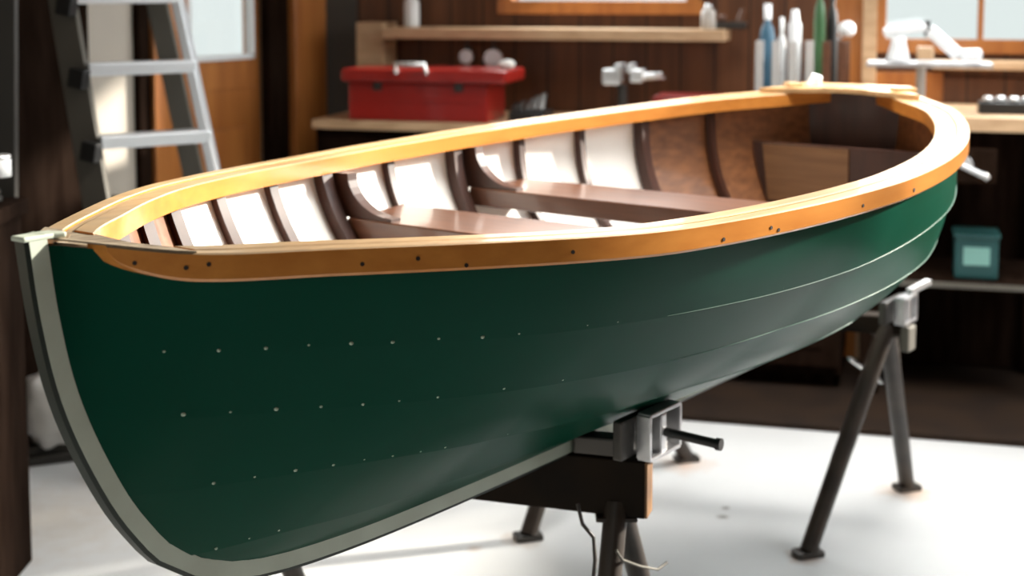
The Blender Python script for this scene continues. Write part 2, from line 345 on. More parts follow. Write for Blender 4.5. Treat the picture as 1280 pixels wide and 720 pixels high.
o = MB(); bslab(o, 445, 479, backz(460, 28, .2), backz(460, 28, .2) - ZL - .001, .03, .2); tag(o.build('shelf_post', M['pine']), 'stout pale wooden post carrying the left end of the wall shelf, beside toolbox', 'post')
def cabinet(px0, px1, ztop, off, doors, label, m):
    a, b_ = backu(px0, off), backu(px1, off); t = thing('base_cabinet', label, 'cabinet', BW((a + b_) / 2, off / 2, 0), -YAW)
    W_, H_ = b_ - a, ztop
    bd = MB(); bd.box((0, off / 4 * 0, H_ / 2 + .04), (W_, off - .06, H_ - .08), None, 0, .004).box((0, .03, .04), (W_ - .06, off - .12, .079), None, 0, 0).build('body', m, t)
    for k in range(doors):
        x = -W_ / 2 + W_ * (k + .5) / doors
        d = MB().box((x, -off / 2 + .02, H_ / 2 + .04), (W_ / doors - .02, .02, H_ - .14), None, 0, .004).box((x, -off / 2 + .008, H_ / 2 + .04), (W_ / doors - .14, .008, H_ - .28), None, 0, .003).build('door', m, t)
        MB().tube([(x + W_ / doors / 2 - .05, -off / 2 - .01, H_ - .2), (x + W_ / doors / 2 - .05, -off / 2 - .01, H_ - .3)], .006).build('handle', M['darksteel'], d)
    return t
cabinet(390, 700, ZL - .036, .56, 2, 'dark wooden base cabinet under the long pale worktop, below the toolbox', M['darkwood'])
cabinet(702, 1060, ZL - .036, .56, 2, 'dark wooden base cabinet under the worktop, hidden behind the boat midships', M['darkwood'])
# open bench on the right: legs, back panel, lower shelf
BT = thing('bench_underframe', 'dark open bench frame with a low shelf carrying the thick right worktop', 'bench frame', BW(backu(1200, .6), .35, 0), -YAW)
Bi = Matrix.Translation(BT.location) @ Matrix.Rotation(-YAW, 4, 'Z'); Bi = Bi.inverted()
def blocal(px, off, z): return Bi @ BW(backu(px, off), off, z)
for px in (1095, 1325):
    for off in (.1, .5):
        p = Bi @ BW(backu(px, .6), off, 0)
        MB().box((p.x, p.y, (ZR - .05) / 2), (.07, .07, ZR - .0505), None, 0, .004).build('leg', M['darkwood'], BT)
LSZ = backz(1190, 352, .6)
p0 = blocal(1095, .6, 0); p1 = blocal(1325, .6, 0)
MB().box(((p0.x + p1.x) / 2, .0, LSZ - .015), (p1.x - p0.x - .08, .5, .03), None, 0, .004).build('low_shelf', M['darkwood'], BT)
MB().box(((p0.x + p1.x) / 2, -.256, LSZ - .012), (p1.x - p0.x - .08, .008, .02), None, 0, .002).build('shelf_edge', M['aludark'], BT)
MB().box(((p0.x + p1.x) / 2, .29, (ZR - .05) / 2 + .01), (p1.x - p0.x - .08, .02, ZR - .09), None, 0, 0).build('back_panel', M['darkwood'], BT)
def bthing(name, label, cat, px, off, z, group=None):
    return thing(name, label, cat, BW(backu(px, off), off, z), -YAW, group)
# dark teal box on the low shelf
t = bthing('storage_box', 'dark teal storage box with a pale label on the low bench shelf', 'box', 1228, .52, LSZ + .0005)
MB().box((0, .05, .075), (.15, .16, .15), None, 0, .01).build('body', M['teal'], t)
MB().box((0, .05, .156), (.16, .17, .018), None, 0, .006).build('lid', M['teal'], t)
MB().box((0, -.032, .085), (.09, .004, .065), None, 0, .001).build('label', M['teallabel'], t)
# red toolbox
tz = ZL; off = .56
a = backu(447, .6); b_ = backu(622, .6); L = b_ - a
t = bthing('toolbox', 'large red metal toolbox with its lid propped flat, on the left pale worktop', 'toolbox', 534, .47, tz)
HB = .15
MB().box((0, .0, HB / 2), (L, .26, HB), None, 0, .008).box((0, -.132, HB * .55), (L - .05, .006, .012), None, 0, .002).build('body', [M['red']], t)
lid = MB().box((.03, -.01, HB + .028), (L + .10, .30, .05), None, 0, .012).build('lid', M['red'], t)
MB().tube([(-.07, -.165, HB + .04), (-.07, -.185, HB + .075), (.05, -.185, HB + .075), (.05, -.165, HB + .04)], .009).build('handle', M['silver'], lid)
for x in (-.16, .17): MB().box((x, -.135, HB - .005), (.035, .012, .05), None, 0, .003).build('latch', M['darksteel'], t)
# objects around the toolbox
def tool_pile(px, off, z, w_, n_, label):
    t = bthing('tool_tray', label, 'tray', px, off, z)
    MB().box((0, 0, .02), (w_, .16, .04), None, 0, .004).build('tray', M['black'], t)
    for k in range(n_):
        x = -w_ / 2 + w_ * (k + .5) / n_
        MB().beam((x, -.06, .047), (x + random.uniform(-.02, .02), .06, .06 + .01 * k), .02, .012, m=0, bev=.003).build('spanner', M['darksteel'], t)
tool_pile(664, .45, ZL, .14, 5, 'black tray of dark steel tools right of the red toolbox')
def bottle(px, off, z, h, r, body, cap, label, group=None, name='bottle'):
    t = bthing(name, label, 'bottle', px, off, z, group)
    MB().lathe([(0, 0), (r * .95, 0), (r, .01), (r, h * .68), (r * .8, h * .78), (r * .38, h * .84), (r * .38, h * .9), (0, h * .9)]).build('body', body, t)
    MB().lathe([(r * .45, h * .86), (r * .48, h), (0, h)]).build('cap', cap, t); return t
bottle(515, .14, ZS, .15, .032, M['white'], M['white'], 'slim white bottle standing on the left end of the wall shelf')
for px, dz, s_, lb in ((583, .075, 1.1, 'small grey pulley block hanging under the wall shelf, left one'), (617, .082, 1.5, 'round silver pulley block hanging under the shelf, right one')):
    t = bthing('pulley_block', lb, 'pulley', px, .16, ZS - .045)
    MB().tube([(0, 0, 0), (0, 0, -dz + .03)], .005).build('hook', M['darksteel'], t)
    ob = MB(); ob.tube([(0, -.012, -dz), (0, .012, -dz)], .026 * s_, 18).build('sheave', M['silver'], t)
    MB().box((0, .018, -dz + .01), (.03, .01, .07), None, 0, .003).build('cheek', M['darksteel'], t)
def small_lump(px, off, z, label, m, s_=1, name='putty_lump', cat='lump', parts=None):
    bm = bmesh.new(); bmesh.ops.create_icosphere(bm, subdivisions=3, radius=.03 * s_)
    base = BW(backu(px, off), off, z)
    for v in bm.verts: v.co = Vector((v.co.x * 1.4, v.co.y, max(v.co.z * .8 + .02 * s_, 0))) * (1 + .1 * sin(v.co.x * 90)) + base
    me = D.meshes.new(name); bm.to_mesh(me); bm.free(); me.materials.append(m); o = D.objects.new(name, me); C.objects.link(o)
    for p in me.polygons: p.use_smooth = True
    tag(o, label, cat); return o
small_lump(632, .5, ZL + HB + .054, 'small pale crumpled cloth on the right end of the red toolbox lid', M['rag'], .8, 'cleaning_cloth', 'cloth')

# bench vise with bright jaws in the middle
def vise(px, off, z, label):
    t = bthing('bench_vise', label, 'vise', px, off, z)
    MB().box((0, 0, .012), (.12, .14, .024), None, 0, .004).tube([(0, 0, .02), (0, 0, .15)], .022).build('base', M['darksteel'], t)
    MB().box((-.035, 0, .18), (.07, .1, .06), None, 0, .01).box((-.01, 0, .215), (.018, .13, .03), None, 0, .003).build('fixed_jaw', M['silver'], t)
    j = MB().box((.06, 0, .185), (.05, .09, .05), None, 0, .01).box((.035, 0, .215), (.018, .13, .03), None, 0, .003).build('moving_jaw', M['silver'], t)
    MB().tube([(.05, 0, .18), (.15, 0, .185)], .014).tube([(.145, -.09, .20), (.145, .09, .17)], .007).build('screw_handle', M['silver'], t)
vise(778, .48, ZL, 'bench vise with bright jaws on the worktop behind the boat amidships')
t = bthing('tool_case', 'low red tool case behind the far rail, right of the bench vise', 'case', 880, .4, ZL)
MB().box((0, 0, .04), (.36, .22, .08), None, 0, .01).build('base', M['reddark'], t); MB().box((0, 0, .096), (.36, .22, .03), None, 0, .01).build('lid', M['reddark'], t)
MB().tube([(-.05, -.11, .09), (-.05, -.135, .09), (.05, -.135, .09), (.05, -.11, .09)], .006).build('handle', M['black'], t)

# row of bottles, tubes and tools
items = [(893, .16, ZS, .10, .03, 'jar', 'silver', 'clear jar with silver cap on the right end of the wall shelf'),
         (915, .14, ZS - .0, .085, .028, 'jar', 'silver', None)]
bottle(885, .16, ZS, .10, .03, M['jar'], M['silver'], 'clear jar with silver cap on the right end of the wall shelf')
# raised box rack in which tubes stand
rk0, rk1 = backu(945, .35), backu(1062, .35)
t = bthing('tube_rack', 'grey slatted rack holding tubes and bottles behind the stern of the boat', 'rack', 1003, .38, ZL)
Wk = rk1 - rk0; rk_h = backz(1000, 50, .35) - ZL
MB().box((0, 0, .015), (Wk, .16, .03), None, 0, .003).build('base', M['thwart'], t)
for k in range(6):
    x = -Wk / 2 + .02 + (Wk - .04) * k / 5
    MB().box((x, -.07, rk_h / 2), (.03, .012, rk_h), None, 0, .003).build('slat', M['silver'] if k < 4 else M['thwart'], t)
MB().box((0, .07, rk_h / 2), (Wk, .012, rk_h), None, 0, .003).build('back', M['thwart'], t)
def topz(px, py, off=.38): return backz(px, py, off) - (ZL + .03)
bottle(959, .38, ZL + .031, topz(962, 5), .03, M['blue'], M['white'], 'blue bottle with white cap at the left end of the tube rack')
bottle(977, .36, ZL + .031, topz(976, 22), 0.016, M['white'], M['white'], 'short white bottle between the blue bottle and tall white tube')
o = bthing('caulk_tube', 'tall white tube standing in the rack behind the boat stern', 'tube', 993, .40, ZL + .031)
hh_ = topz(993, 12); MB().lathe([(0, 0), (.024, 0), (.024, hh_ * .86), (.016, hh_ * .9), (.012, hh_), (0, hh_)]).build('barrel', M['white'], o)
bottle(1024, .38, ZL + .031, topz(1024, -30), .022, M['greenp'], M['black'], 'slim green bottle standing right of the tall white tube')
bottle(1040, .36, ZL + .031, topz(1040, -20), .02, M['black'], M['black'], 'slim black bottle right of the green bottle in the rack')
t = bthing('hanging_lamp', 'small round white clip lamp on a bent arm beside the right window casing', 'lamp', 1048, .25, ZL)
zc = backz(1056, 36, .25) - ZL; MB().lathe([(0, 0), (.05, 0), (.05, .015), (0, .018)]).build('base', M['darksteel'], t)
MB().tube([(0, 0, .01), (-.02, 0, zc * .5), (-.03, 0, zc * .75), (.03, -.02, zc)], .007).build('arm', M['steel'], t)
MB().lathe([(0, -.03), (.02, -.028), (.032, -.01), (.03, .012), (.018, .026), (0, .03)], (.03, -.02, zc)).build('bulb', M['white'], t)
# stack of hanging hand tools between shelf and rack
for px, py, lb, m_ in ((905, 30, 'dark hand plane lying on the far right of the wall shelf', 'darksteel'),):
    t = bthing('hand_plane', lb, 'plane', px + 9, .12, ZS)
    MB().box((0, 0, .015), (.12, .05, .03), None, 0, .005).build('sole', M['darksteel'], t); MB().tube([(.03, 0, .03), (.045, 0, .08)], [.014, .01]).build('tote', M['thwart'], t); MB().lathe([(0, .03), (.012, .03), (.016, .055), (0, .06)], (-.035, 0, 0)).build('knob', M['thwart'], t)

# raised tool stand on the right worktop: plate on a post with lamp-like tools
po = .42
su0, su1 = backu(1084, po), backu(1240, po); zt = backz(1160, 80, po) - ZR
t = bthing('tool_stand', 'steel tool stand with a round post and wide plate on the right worktop', 'stand', 1152, po, ZR)
MB().lathe([(0, 0), (.07, 0), (.07, .012), (.03, .02), (0, .02)]).build('foot', M['darksteel'], t)
MB().tube([(0, 0, .015), (0, 0, zt - .008)], .018).build('post', M['silver'], t)
uc = (su0 + su1) / 2 - backu(1152, po)
MB().box((uc, 0, zt), (su1 - su0, .2, .016), None, 0, .005).build('plate', M['steel'], t)
zp = ZR + zt + .009
t = bthing('work_lamp', 'white articulated work lamp with black joint on the raised tool plate', 'lamp', 1146, po, zp)
MB().lathe([(0, 0), (.045, 0), (.04, .015), (.028, .06), (.024, .09), (0, .095)], (-.065, 0, 0)).build('base', M['white'], t)
MB().beam((-.12, 0, .105), (.035, 0, .125), .05, .03, bev=.012).build('lower_arm', M['white'], t)
MB().box((.035, 0, .12), (.022, .04, .06), None, 0, .004).build('joint', M['black'], t)
MB().beam((.04, 0, .115), (.15, 0, .02), .06, .045, bev=.015).build('upper_arm', M['white'], t)
MB().beam((.15, -.01, .025), (.225, -.01, .028), .07, .04, bev=.015).build('head', M['white'], t)
MB().box((.03, -.01, .03), (.06, .05, .05), None, 0, .01).build('motor', M['pine'], t)
t = bthing('nail_box', 'low dark box of bright nails on the right worktop under the window', 'box', 1262, .45, ZR)
MB().box((0, 0, .02), (.2, .12, .04), None, 0, .004).build('box', M['black'], t)
for k in range(4): MB().lathe([(0, 0), (.016, 0), (.02, .012), (.014, .02), (0, .022)], (-.07 + .045 * k, -.02 + .02 * (k % 2), .04)).build('nail_tin', M['silver'], t)
# front vise of right bench (bright handle right of the stern)
t = thing('front_vise', 'bright front vise handle under the right worktop, beside the boat stern', 'vise', BW(backu(1212, .68), .68, 0), -YAW)
zv = backz(1215, 200, .68)
MB().tube([(0, .02, zv), (0, -.10, zv - .005)], .018).build('screw', M['silver'], t)
MB().tube([(-.06, -.10, zv + .01), (.06, -.10, zv - .045)], .010).lathe([(0, -.015), (.016, 0), (0, .015)], (.06, -.10, zv - .045)).lathe([(0, -.015), (.016, 0), (0, .015)], (-.06, -.10, zv + .01)).build('handle', M['silver'], t)
MB().box((0, .0, zv - .02), (.2, .03, .12), None, 0, .006).build('jaw', M['darkwood'], t)

o = MB(); a0_, b0_ = backu(600, .95), backu(1400, .95)
o.box(BW((a0_ + b0_) / 2, .50, .012), (b0_ - a0_, .95, .022), RW, 0, .004); tag(o.build('dark_floor_layer', M['mat']), 'dark brown layer on the floor along the foot of the benches', 'mat')  # thin layer that makes the floor darker along the benches
# ---------------------------------------------------------------- things on the left
# step ladder (seen a little from its side)
def P(px, py, Y): r = ray(px, py); return EYE + r * (Y / r.y)
def floor_extend(top, mid):            # carry the line top->mid down to the floor
    d = mid - top; return top + d * (top.z / -d.z)
lad = thing('step_ladder', 'tall aluminium step ladder with broad treads standing before the glazed door', 'ladder')
YA, YB = 4.35, 4.55
Lt, Lm = P(78, 0, YA), P(112, 200, YA - .07); Rt, Rm = P(222, 0, YB), P(268, 215, YB - .08)
Lf, Rf = floor_extend(Lt, Lm), floor_extend(Rt, Rm)
Lt2 = Lt + (Lt - Lf) * .75; Rt2 = Rt + (Rt - Rf) * .75
bf = Vector((Lf - Rf).xyz).normalized()
MB().beam(Lf, Lt2, .025, .085, up=(1, -.2, 0)).build('side_rail', M['aludark'], lad)
MB().beam(Rf, Rt2, .085, .028, up=(1, .0, 0)).build('side_rail', M['alu'], lad)
def on(a, b_, z): return a + (b_ - a) * ((z - a.z) / (b_.z - a.z))
z1_ = P(190, 85, 4.4).z; z2_ = P(190, 174, 4.37).z; st = z1_ - z2_
z = z1_ + 2 * st
while z > .15:
    a1, b1 = on(Lf, Lt2, z), on(Rf, Rt2, z)
    tr_ = MB().beam(a1 + Vector((.03, 0, 0)), b1, .085, .04, up=(0, 0, 1), bev=.006).build('tread', M['alu'], lad)
    MB().beam(a1 + Vector((0, -.03, -.02)), a1 + Vector((.05, -.045, -.03)), .04, .06, bev=.006).build('bracket', M['black'], tr_)
    z -= st
k1t, k1m = P(196, 0, 4.9), P(238, 200, 4.95)
kf = floor_extend(k1t, k1m)
MB().beam(kf, k1t + (k1t - kf) * .7, .03, .07, up=(1, 0, 0)).build('rear_leg', M['aludark'], lad)
k2 = Vector((-.55, .1, 0)); kf2 = kf + k2 * 1.0
MB().beam(kf2, k1t + (k1t - kf) * .7 + k2 * .9, .03, .07, up=(1, 0, 0)).build('rear_leg', M['aludark'], lad)
for zz_ in (.35, .75): MB().beam(on(kf, k1t, zz_), on(kf, k1t, zz_) + k2, .02, .03).build('brace', M['aludark'], lad)
MB().box((Lt2 + Rt2) / 2 + Vector((0, .08, .02)), (.62, .3, .04), None, 0, .01).build('top_cap', M['black'], lad)
# leaning dark boards at the far left
for k, (px, Y, lb) in enumerate(((-34, 4.02, 'wide dark board leaning at the far left, nearest the picture edge'), (26, 4.05, 'dark brown board leaning at far left, right-hand one of the pair'))):
    f = P(px, 330, Y); f.z = 0; f.y -= .18
    o = MB().beam(f, (f.x - .01, f.y + .25, 2.5), .13 if k == 0 else .06, .03, up=(0, 1, 0)); tag(o.build('leaning_board', M['darkgrey'] if k else M['darkwood']), lb, 'board')
# dark side cabinet at the very left, with clutter on top
scab = Vector((-1.262, 2.92, 0))
cb = thing('side_cabinet', 'dark brown side cabinet at the left edge of the picture', 'cabinet', (scab.x - .5, scab.y + .35, 0))
zc = 1.5 - (250 + 15) * 3.6 / FPX
MB().box((0, 0, zc / 2 - .02), (1.0, .7, zc - .04), None, 0, .004).build('body', M['darkwood'], cb)
MB().box((0, 0, zc - .02), (1.03, .73, .04), None, 0, .006).build('top', M['darkwood'], cb)
for x in (-.25, .25):
    d = MB().box((x, -.36, zc / 2), (.46, .02, zc - .2), None, 0, .004).build('door', M['darkwood'], cb); MB().lathe([(0, 0), (.014, 0), (.014, .01), (0, .015)], (x + .18 * (1 if x < 0 else -1), -.375, zc / 2 + .1)).build('knob', M['darksteel'], d)
for k in range(5):
    m_ = MB().box((0, 0, .008), (.36 - .02 * k, .22, .014), None, 0, .004)
    o = m_.build('sanding_sheet', M['darkgrey']); o.location = (scab.x - .20 + .012 * (k % 3), scab.y + .52, zc + .001 + .0155 * k); o.rotation_euler = (0, 0, .1 * k)
    tag(o, ['dark sanding sheet at the bottom of the pile on side cabinet', 'second lowest dark sheet in the pile on the side cabinet', 'middle dark sheet of the pile on the side cabinet', 'second highest dark sheet of the pile on side cabinet', 'topmost dark sheet of the pile on the side cabinet'][k], 'sheet', 'sheets piled on the side cabinet')
t = thing('paint_tin', 'small pale blue-white tin on the pile at the left picture edge', 'tin', (P(2, 215, 3.45).x - .01, scab.y + .52, zc + .079))
MB().lathe([(0, 0), (.036, 0), (.036, .04), (.03, .045), (0, .045)]).build('body', M['white'], t); MB().lathe([(.034, .044), (.036, .052), (0, .053)]).build('lid', M['silver'], t)
# pale sack and dark planks on the floor behind the bow
sk = P(58, 540, 4.3); bmx = bmesh.new(); bmesh.ops.create_icosphere(bmx, subdivisions=4, radius=1)
for v in bmx.verts:
    c = v.co.copy(); r_ = 1 + .08 * sin(c.x * 7 + 2 * c.z) * cos(c.y * 5) + .05 * sin(c.z * 13)
    v.co = Vector((c.x * .09 * r_, c.y * .10 * r_, max(c.z, -.75) * .14 * r_ + .105))
me = D.meshes.new('rag_sack'); bmx.to_mesh(me); bmx.free(); me.materials.append(M['rag']); o = D.objects.new('rag_sack', me); C.objects.link(o)
for p in me.polygons: p.use_smooth = True
fp = P(66, 535, 4.45); o.location = (fp.x, 4.45, .058); tag(o, 'pale crumpled sack resting on dark planks on the floor behind the bow', 'sack')
for k, lb in enumerate(('lower dark plank on the floor under the pale sack', 'upper dark plank on the floor directly under the pale sack')):
    ob = MB().beam((fp.x - .25, 4.34, .014 + .029 * k), (fp.x + .18, 4.52 + .06 * k, .014 + .029 * k), .14, .027); tag(ob.build('floor_plank', M['darkgrey']), lb, 'plank')

# ---------------------------------------------------------------- THE BOAT
K1 = Vector((.12619436, 2.73319984, 0)); A = Vector((.58947965, .80778323, 0)); NN = Vector((.80778323, -.58947965, 0))
def Wp(s, n, z): v = K1 + A * s + NN * n; return Vector((v.x, v.y, z))
bs=[-1.205,-1.10,-.96,-.82,-.68,-.54,-.40,-.26,-.12,.02,.16,.30,.44,.58,.72,.86,1.0,1.14,1.28,1.36]
bb=[.014,.15,.26,.36,.443,.502,.538,.562,.580,.592,.596,.591,.577,.554,.520,.475,.419,.344,.223,.15]
hh=[1.185,1.168,1.165,1.162,1.158,1.154,1.153,1.153,1.154,1.156,1.158,1.162,1.166,1.172,1.178,1.186,1.195,1.206,1.218,1.226]
bfun = smooth_table(bs, bb); hfun = smooth_table(bs, hh)
ss = [-1.238,-1.223,-1.197,-1.151,-1.09,-1.009,-.9,-.723,-.45,0,.5,.9,1.2,1.38]
sz = [1.193,1.087,.979,.872,.772,.69,.645,.620,.607,.600,.600,.600,.600,.600]
of = []                                   # outer profile as points, inner = rabbet
pts_o = []
fs_ = smooth_table(sz[:7][::-1], ss[:7][::-1])
zz1 = [1.193 - (1.193 - .72) * i / 22 for i in range(23)]
stem_out = [(fs_(z), z) for z in zz1]
fk = smooth_table([fs_(.72), -1.009, -.9, -.723, -.45, 0, .5, .9, 1.2, 1.38], [.72, .69, .645, .620, .607, .600, .600, .600, .600, .600])
x0_ = fs_(.72); out_keel = [(x0_ + (1.38 - x0_) * (i / 40), None) for i in range(1, 41)]
out_keel = [(s, fk(s)) for s, _ in out_keel]
outer = stem_out + out_keel
def inner_of(i):
    s, z = outer[i]
    a = outer[max(i - 1, 0)]; b_ = outer[min(i + 1, len(outer) - 1)]; t = Vector((b_[0] - a[0], b_[1] - a[1])).normalized(); nn = Vector((-t.y, t.x))
    if nn.x < 0 and nn.y < 0: nn = -nn
    return s + nn.x * .025, z + nn.y * .025
zs, zz = [], []
for i in range(len(outer)):
    a_, b_ = inner_of(i)
    if not zs or a_ > zs[-1] + .0015: zs.append(a_); zz.append(b_ - .001)
keep = [(a_, b_) for a_, b_ in zip(zs, zz) if a_ < .6] + [(.65, .625), (.9, .635), (1.15, .66), (1.36, .74)]
zs = [a_ for a_, _ in keep]; zz = [b_ for _, b_ in keep]
zr = smooth_table(zs, zz)
def s_of_z(z):                        # where the rabbet of the stem has height z
    a, b_ = -1.215, -.5
    for _ in range(40):
        m_ = (a + b_) / 2
        if zr(m_) > z: a = m_
        else: b_ = m_
    return a
RAIL = .026
def Nf(s, z):
    z0, z1 = zr(s), hfun(s); t = min(max((z - z0) / max(z1 - z0, 1e-4), 0), 1)
    e = lerp(s, [-1.2,-.9,-.5,0,.6,1.1,1.36], [1.0,1.12,1.35,1.7,2.6,2.6,2.0])
    B = max(bfun(s) - RAIL, .012)
    return .012 + (B - .012) * (1 - (1 - t) ** e) ** (1 / e) * (1 - lerp(s, [-1, -.5], [0, .8]) * (1 - t) ** 3)
def nrm(s, z):
    d = .01; a = Nf(s, min(z + d, hfun(s))); b_ = Nf(s, max(z - d, zr(s)))
    v = Vector((2 * d, -(a - b_))); return v.normalized()      # (n, z) outward
laps = [lambda s: hfun(s) - .004,
        smooth_table([-1.2,-1,-.7,-.4,-.1,.05,.2,.5,.8,1.36], [1.035,1.026,1.010,1.004,1.003,1.007,1.018,1.038,1.052,1.10]),
        smooth_table([-1.2,-1,-.7,-.4,-.1,.2,.5,1.36], [.945,.932,.912,.899,.901,.916,.93,.98]),
        smooth_table([-1.2,-.85,-.7,-.55,-.4,-.25,0,.5,1.36], [.83,.818,.807,.791,.777,.765,.76,.77,.88]),
        smooth_table([-1.1,-.85,-.7,-.55,-.3,.5,1.36], [.712,.708,.695,.685,.675,.678,.79]),
        lambda s: zr(s) + .001]
SE = 1.36
boat = thing('rowing_boat', 'dark green lapstrake wooden rowing boat with varnished rails resting on two sawhorses', 'boat', Wp(0, 0, .6), atan2(A.y, A.x))
BI = (Matrix.Translation(boat.location) @ Matrix.Rotation(atan2(A.y, A.x), 4, 'Z')).inverted()
def bpart(mb, name, mats, parent=None, **kw):
    if parent is None or parent is boat: mb.v = [tuple(BI @ Vector(v)) for v in mb.v]; return mb.build(name, mats, boat, **kw)
    mb.v = [tuple(BI @ Vector(v)) for v in mb.v]; return mb.build(name, mats, parent, **kw)
NU = 90
def u2(u): return u ** 1.25
def plank(side, k):
    lo, hi = laps[k + 1], laps[k]
    def s_start(f):
        s = -1.1
        for _ in range(30): s = s_of_z(min(f(s), 1.184))
        return s
    if k == 4: sl = s_start(laps[4]) + .0
    sh_ = s_start(hi) if k > 0 else s_of_z(1.180); sl = s_start(lo) if k < 4 else sh_ + .2
    rings = []; NV = 6
    for i in range(NU + 1):
        u = u2(i / NU); ring_o, ring_i = [], []
        for j in range(NV + 1):
            v = j / NV
            s = (sh_ + (sl - sh_) * v) * (1 - u) + SE * u
            zh, zl = hi(s), lo(s); z = max(zh + (zl - zh) * v, zr(s))
            s_0 = sh_ + (sl - sh_) * v; z_0 = max(hi(s_0) + (lo(s_0) - hi(s_0)) * v, zr(s_0)); wq = min(1, u * 9); z = max(z + (zr(s_0) - z_0) * (1 - wq), zr(s))
            lap = lerp(s, [-1.1, -.7, -.2], [.0012, .003, .0085]) * (v ** 2) if k < 4 else 0
            n0 = Nf(s, z); nv = nrm(s, z); up = .0
            fade = min(1, (u * 12)); th = .009 * (0.25 + .75 * fade)
            po = (n0 + nv.x * lap, z + nv.y * lap); pi_ = (max(n0 - nv.x * th, .002), z - nv.y * th * (1 if k != 0 or v > .01 else 0))
            ring_o.append(Wp(s, side * po[0], po[1])); ring_i.append(Wp(s, side * pi_[0], pi_[1]))
        rings.append((ring_o + ring_i[::-1], s))
    R_ = [r for r, _ in rings]; K = NV + 1
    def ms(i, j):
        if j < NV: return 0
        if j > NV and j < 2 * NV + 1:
            s = rings[i][1]; return 1 if -.675 < s < .91 else 2  # sunlit stretch in white, bow and stern in wood
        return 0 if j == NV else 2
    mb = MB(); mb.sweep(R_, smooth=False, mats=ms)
    o = bpart(mb, 'hull_plank', [M['green'], M['sunlit_in'], M['inwood']], auto=.6)
    return o
planks = {}
for side in (1, -1):
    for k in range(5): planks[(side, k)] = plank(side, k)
# rivets along the laps, near side
def proj(Pw):
    d = Pw - EYE; F = Vector((0, cos(PITCH), -sin(PITCH))); U = Vector((0, sin(PITCH), cos(PITCH))); z = d.dot(F)
    return 640 + FPX * d.x / z, PY - FPX * d.dot(U) / z
riv = bmesh.new(); bmesh.ops.create_uvsphere(riv, u_segments=8, v_segments=5, radius=.0032)
rm = D.meshes.new('rivet'); riv.to_mesh(rm); riv.free(); rm.materials.append(M['rivet'])
rv = random.Random(7)
for k, (s0, s1, dz) in {1: (-1.095, .02, .004), 2: (-1.06, -.30, .004), 3: (-1.0, -.42, .004), 4: (-.96, -.86, .004)}.items():
    s = s0
    while s < s1:
        z = laps[k](s) + dz
        lap = lerp(s, [-1.1, -.7, -.2], [.0012, .003, .0085])
        o = D.objects.new('rivet', rm); C.objects.link(o); o.parent = planks[(1, k - 1)]
        nv = nrm(s, z); o.location = BI @ Wp(s, Nf(s, z) + nv.x * lap * .85, z + rv.uniform(-.002, .002))
        f_ = rv.uniform(.6, 1.15) * lerp(s, [-1, -.3], [1, .75]); o.scale = (f_, f_, f_ * .8)
        s += .053 + rv.uniform(-.005, .005)
for k in (0, 1, 2):  # pale strips paint the light that the lower lap edges catch
    pts_ = []; s = -.42 + .12 * k
    while s < 1.2:
        z = laps[k + 1](s) + .0015; nv = nrm(s, z); lap = lerp(s, [-1.1, -.7, -.2], [.0012, .003, .0085]); pts_.append(Wp(s, Nf(s, z) + nv.x * (lap + .0002), z + nv.y * lap)); s += .03
    mbw = MB(); mbw.tube(pts_, [.0002 + .0006 * min(1, i / 14) for i in range(len(pts_))], 6); bpart(mbw, 'lit_edge', M['edge_glint'], planks[(1, k)])
# stem, keel and their bands
def backbone(i0, i1, name, m, band_m):
    mb = MB(); rings = []; bd = []
    for i in range(i0, i1 + 1):
        s, z = outer[i]; si, zi = inner_of(i); hw = .0125
        rings.append([Wp(s, hw, z), Wp(si, hw + .001, zi), Wp(si, -hw - .001, zi), Wp(s, -hw, z)])
        t = Vector((si - s, zi - z)).normalized()
        bd.append([Wp(s - t.x * .006, hw * .75, z - t.y * .006), Wp(s + t.x * .001, hw * .95, z + t.y * .001), Wp(s + t.x * .001, -hw * .95, z + t.y * .001), Wp(s - t.x * .006, -hw * .75, z - t.y * .006)])
    mb.sweep(rings); o = bpart(mb, name, m, auto=.7)
    mb = MB(); mb.sweep(bd); bpart(mb, 'metal_band', band_m, o, auto=.7)
    return o
nst = len(stem_out) + 4
stem = backbone(0, nst, 'stem', M['stemgrey'], M['band'])
keel = backbone(nst, len(outer) - 1, 'keel', M['stemgrey'], M['band'])
sk_ = [(.6, .626), (.9, .637), (1.15, .664), (1.378, .745), (1.378, .62), (.6, .62)]
mb = MB(); mb.prism([Wp(a_, -.0125, b_) for a_, b_ in sk_], NN * .025); bpart(mb, 'skeg', M['green'])
# stem head cap, slightly proud, with a chipped corner
mb = MB(); mb.prism([Wp(-1.246, -.0135, 1.189), Wp(-1.246, .0135, 1.189), Wp(-1.203, .0145, 1.189), Wp(-1.19, .021, 1.189), Wp(-1.183, .012, 1.189), Wp(-1.192, -.012, 1.189), Wp(-1.203, -.0145, 1.189)], (0, 0, .0065)); bpart(mb, 'stem_head', M['stemgrey'], bevel=.002)
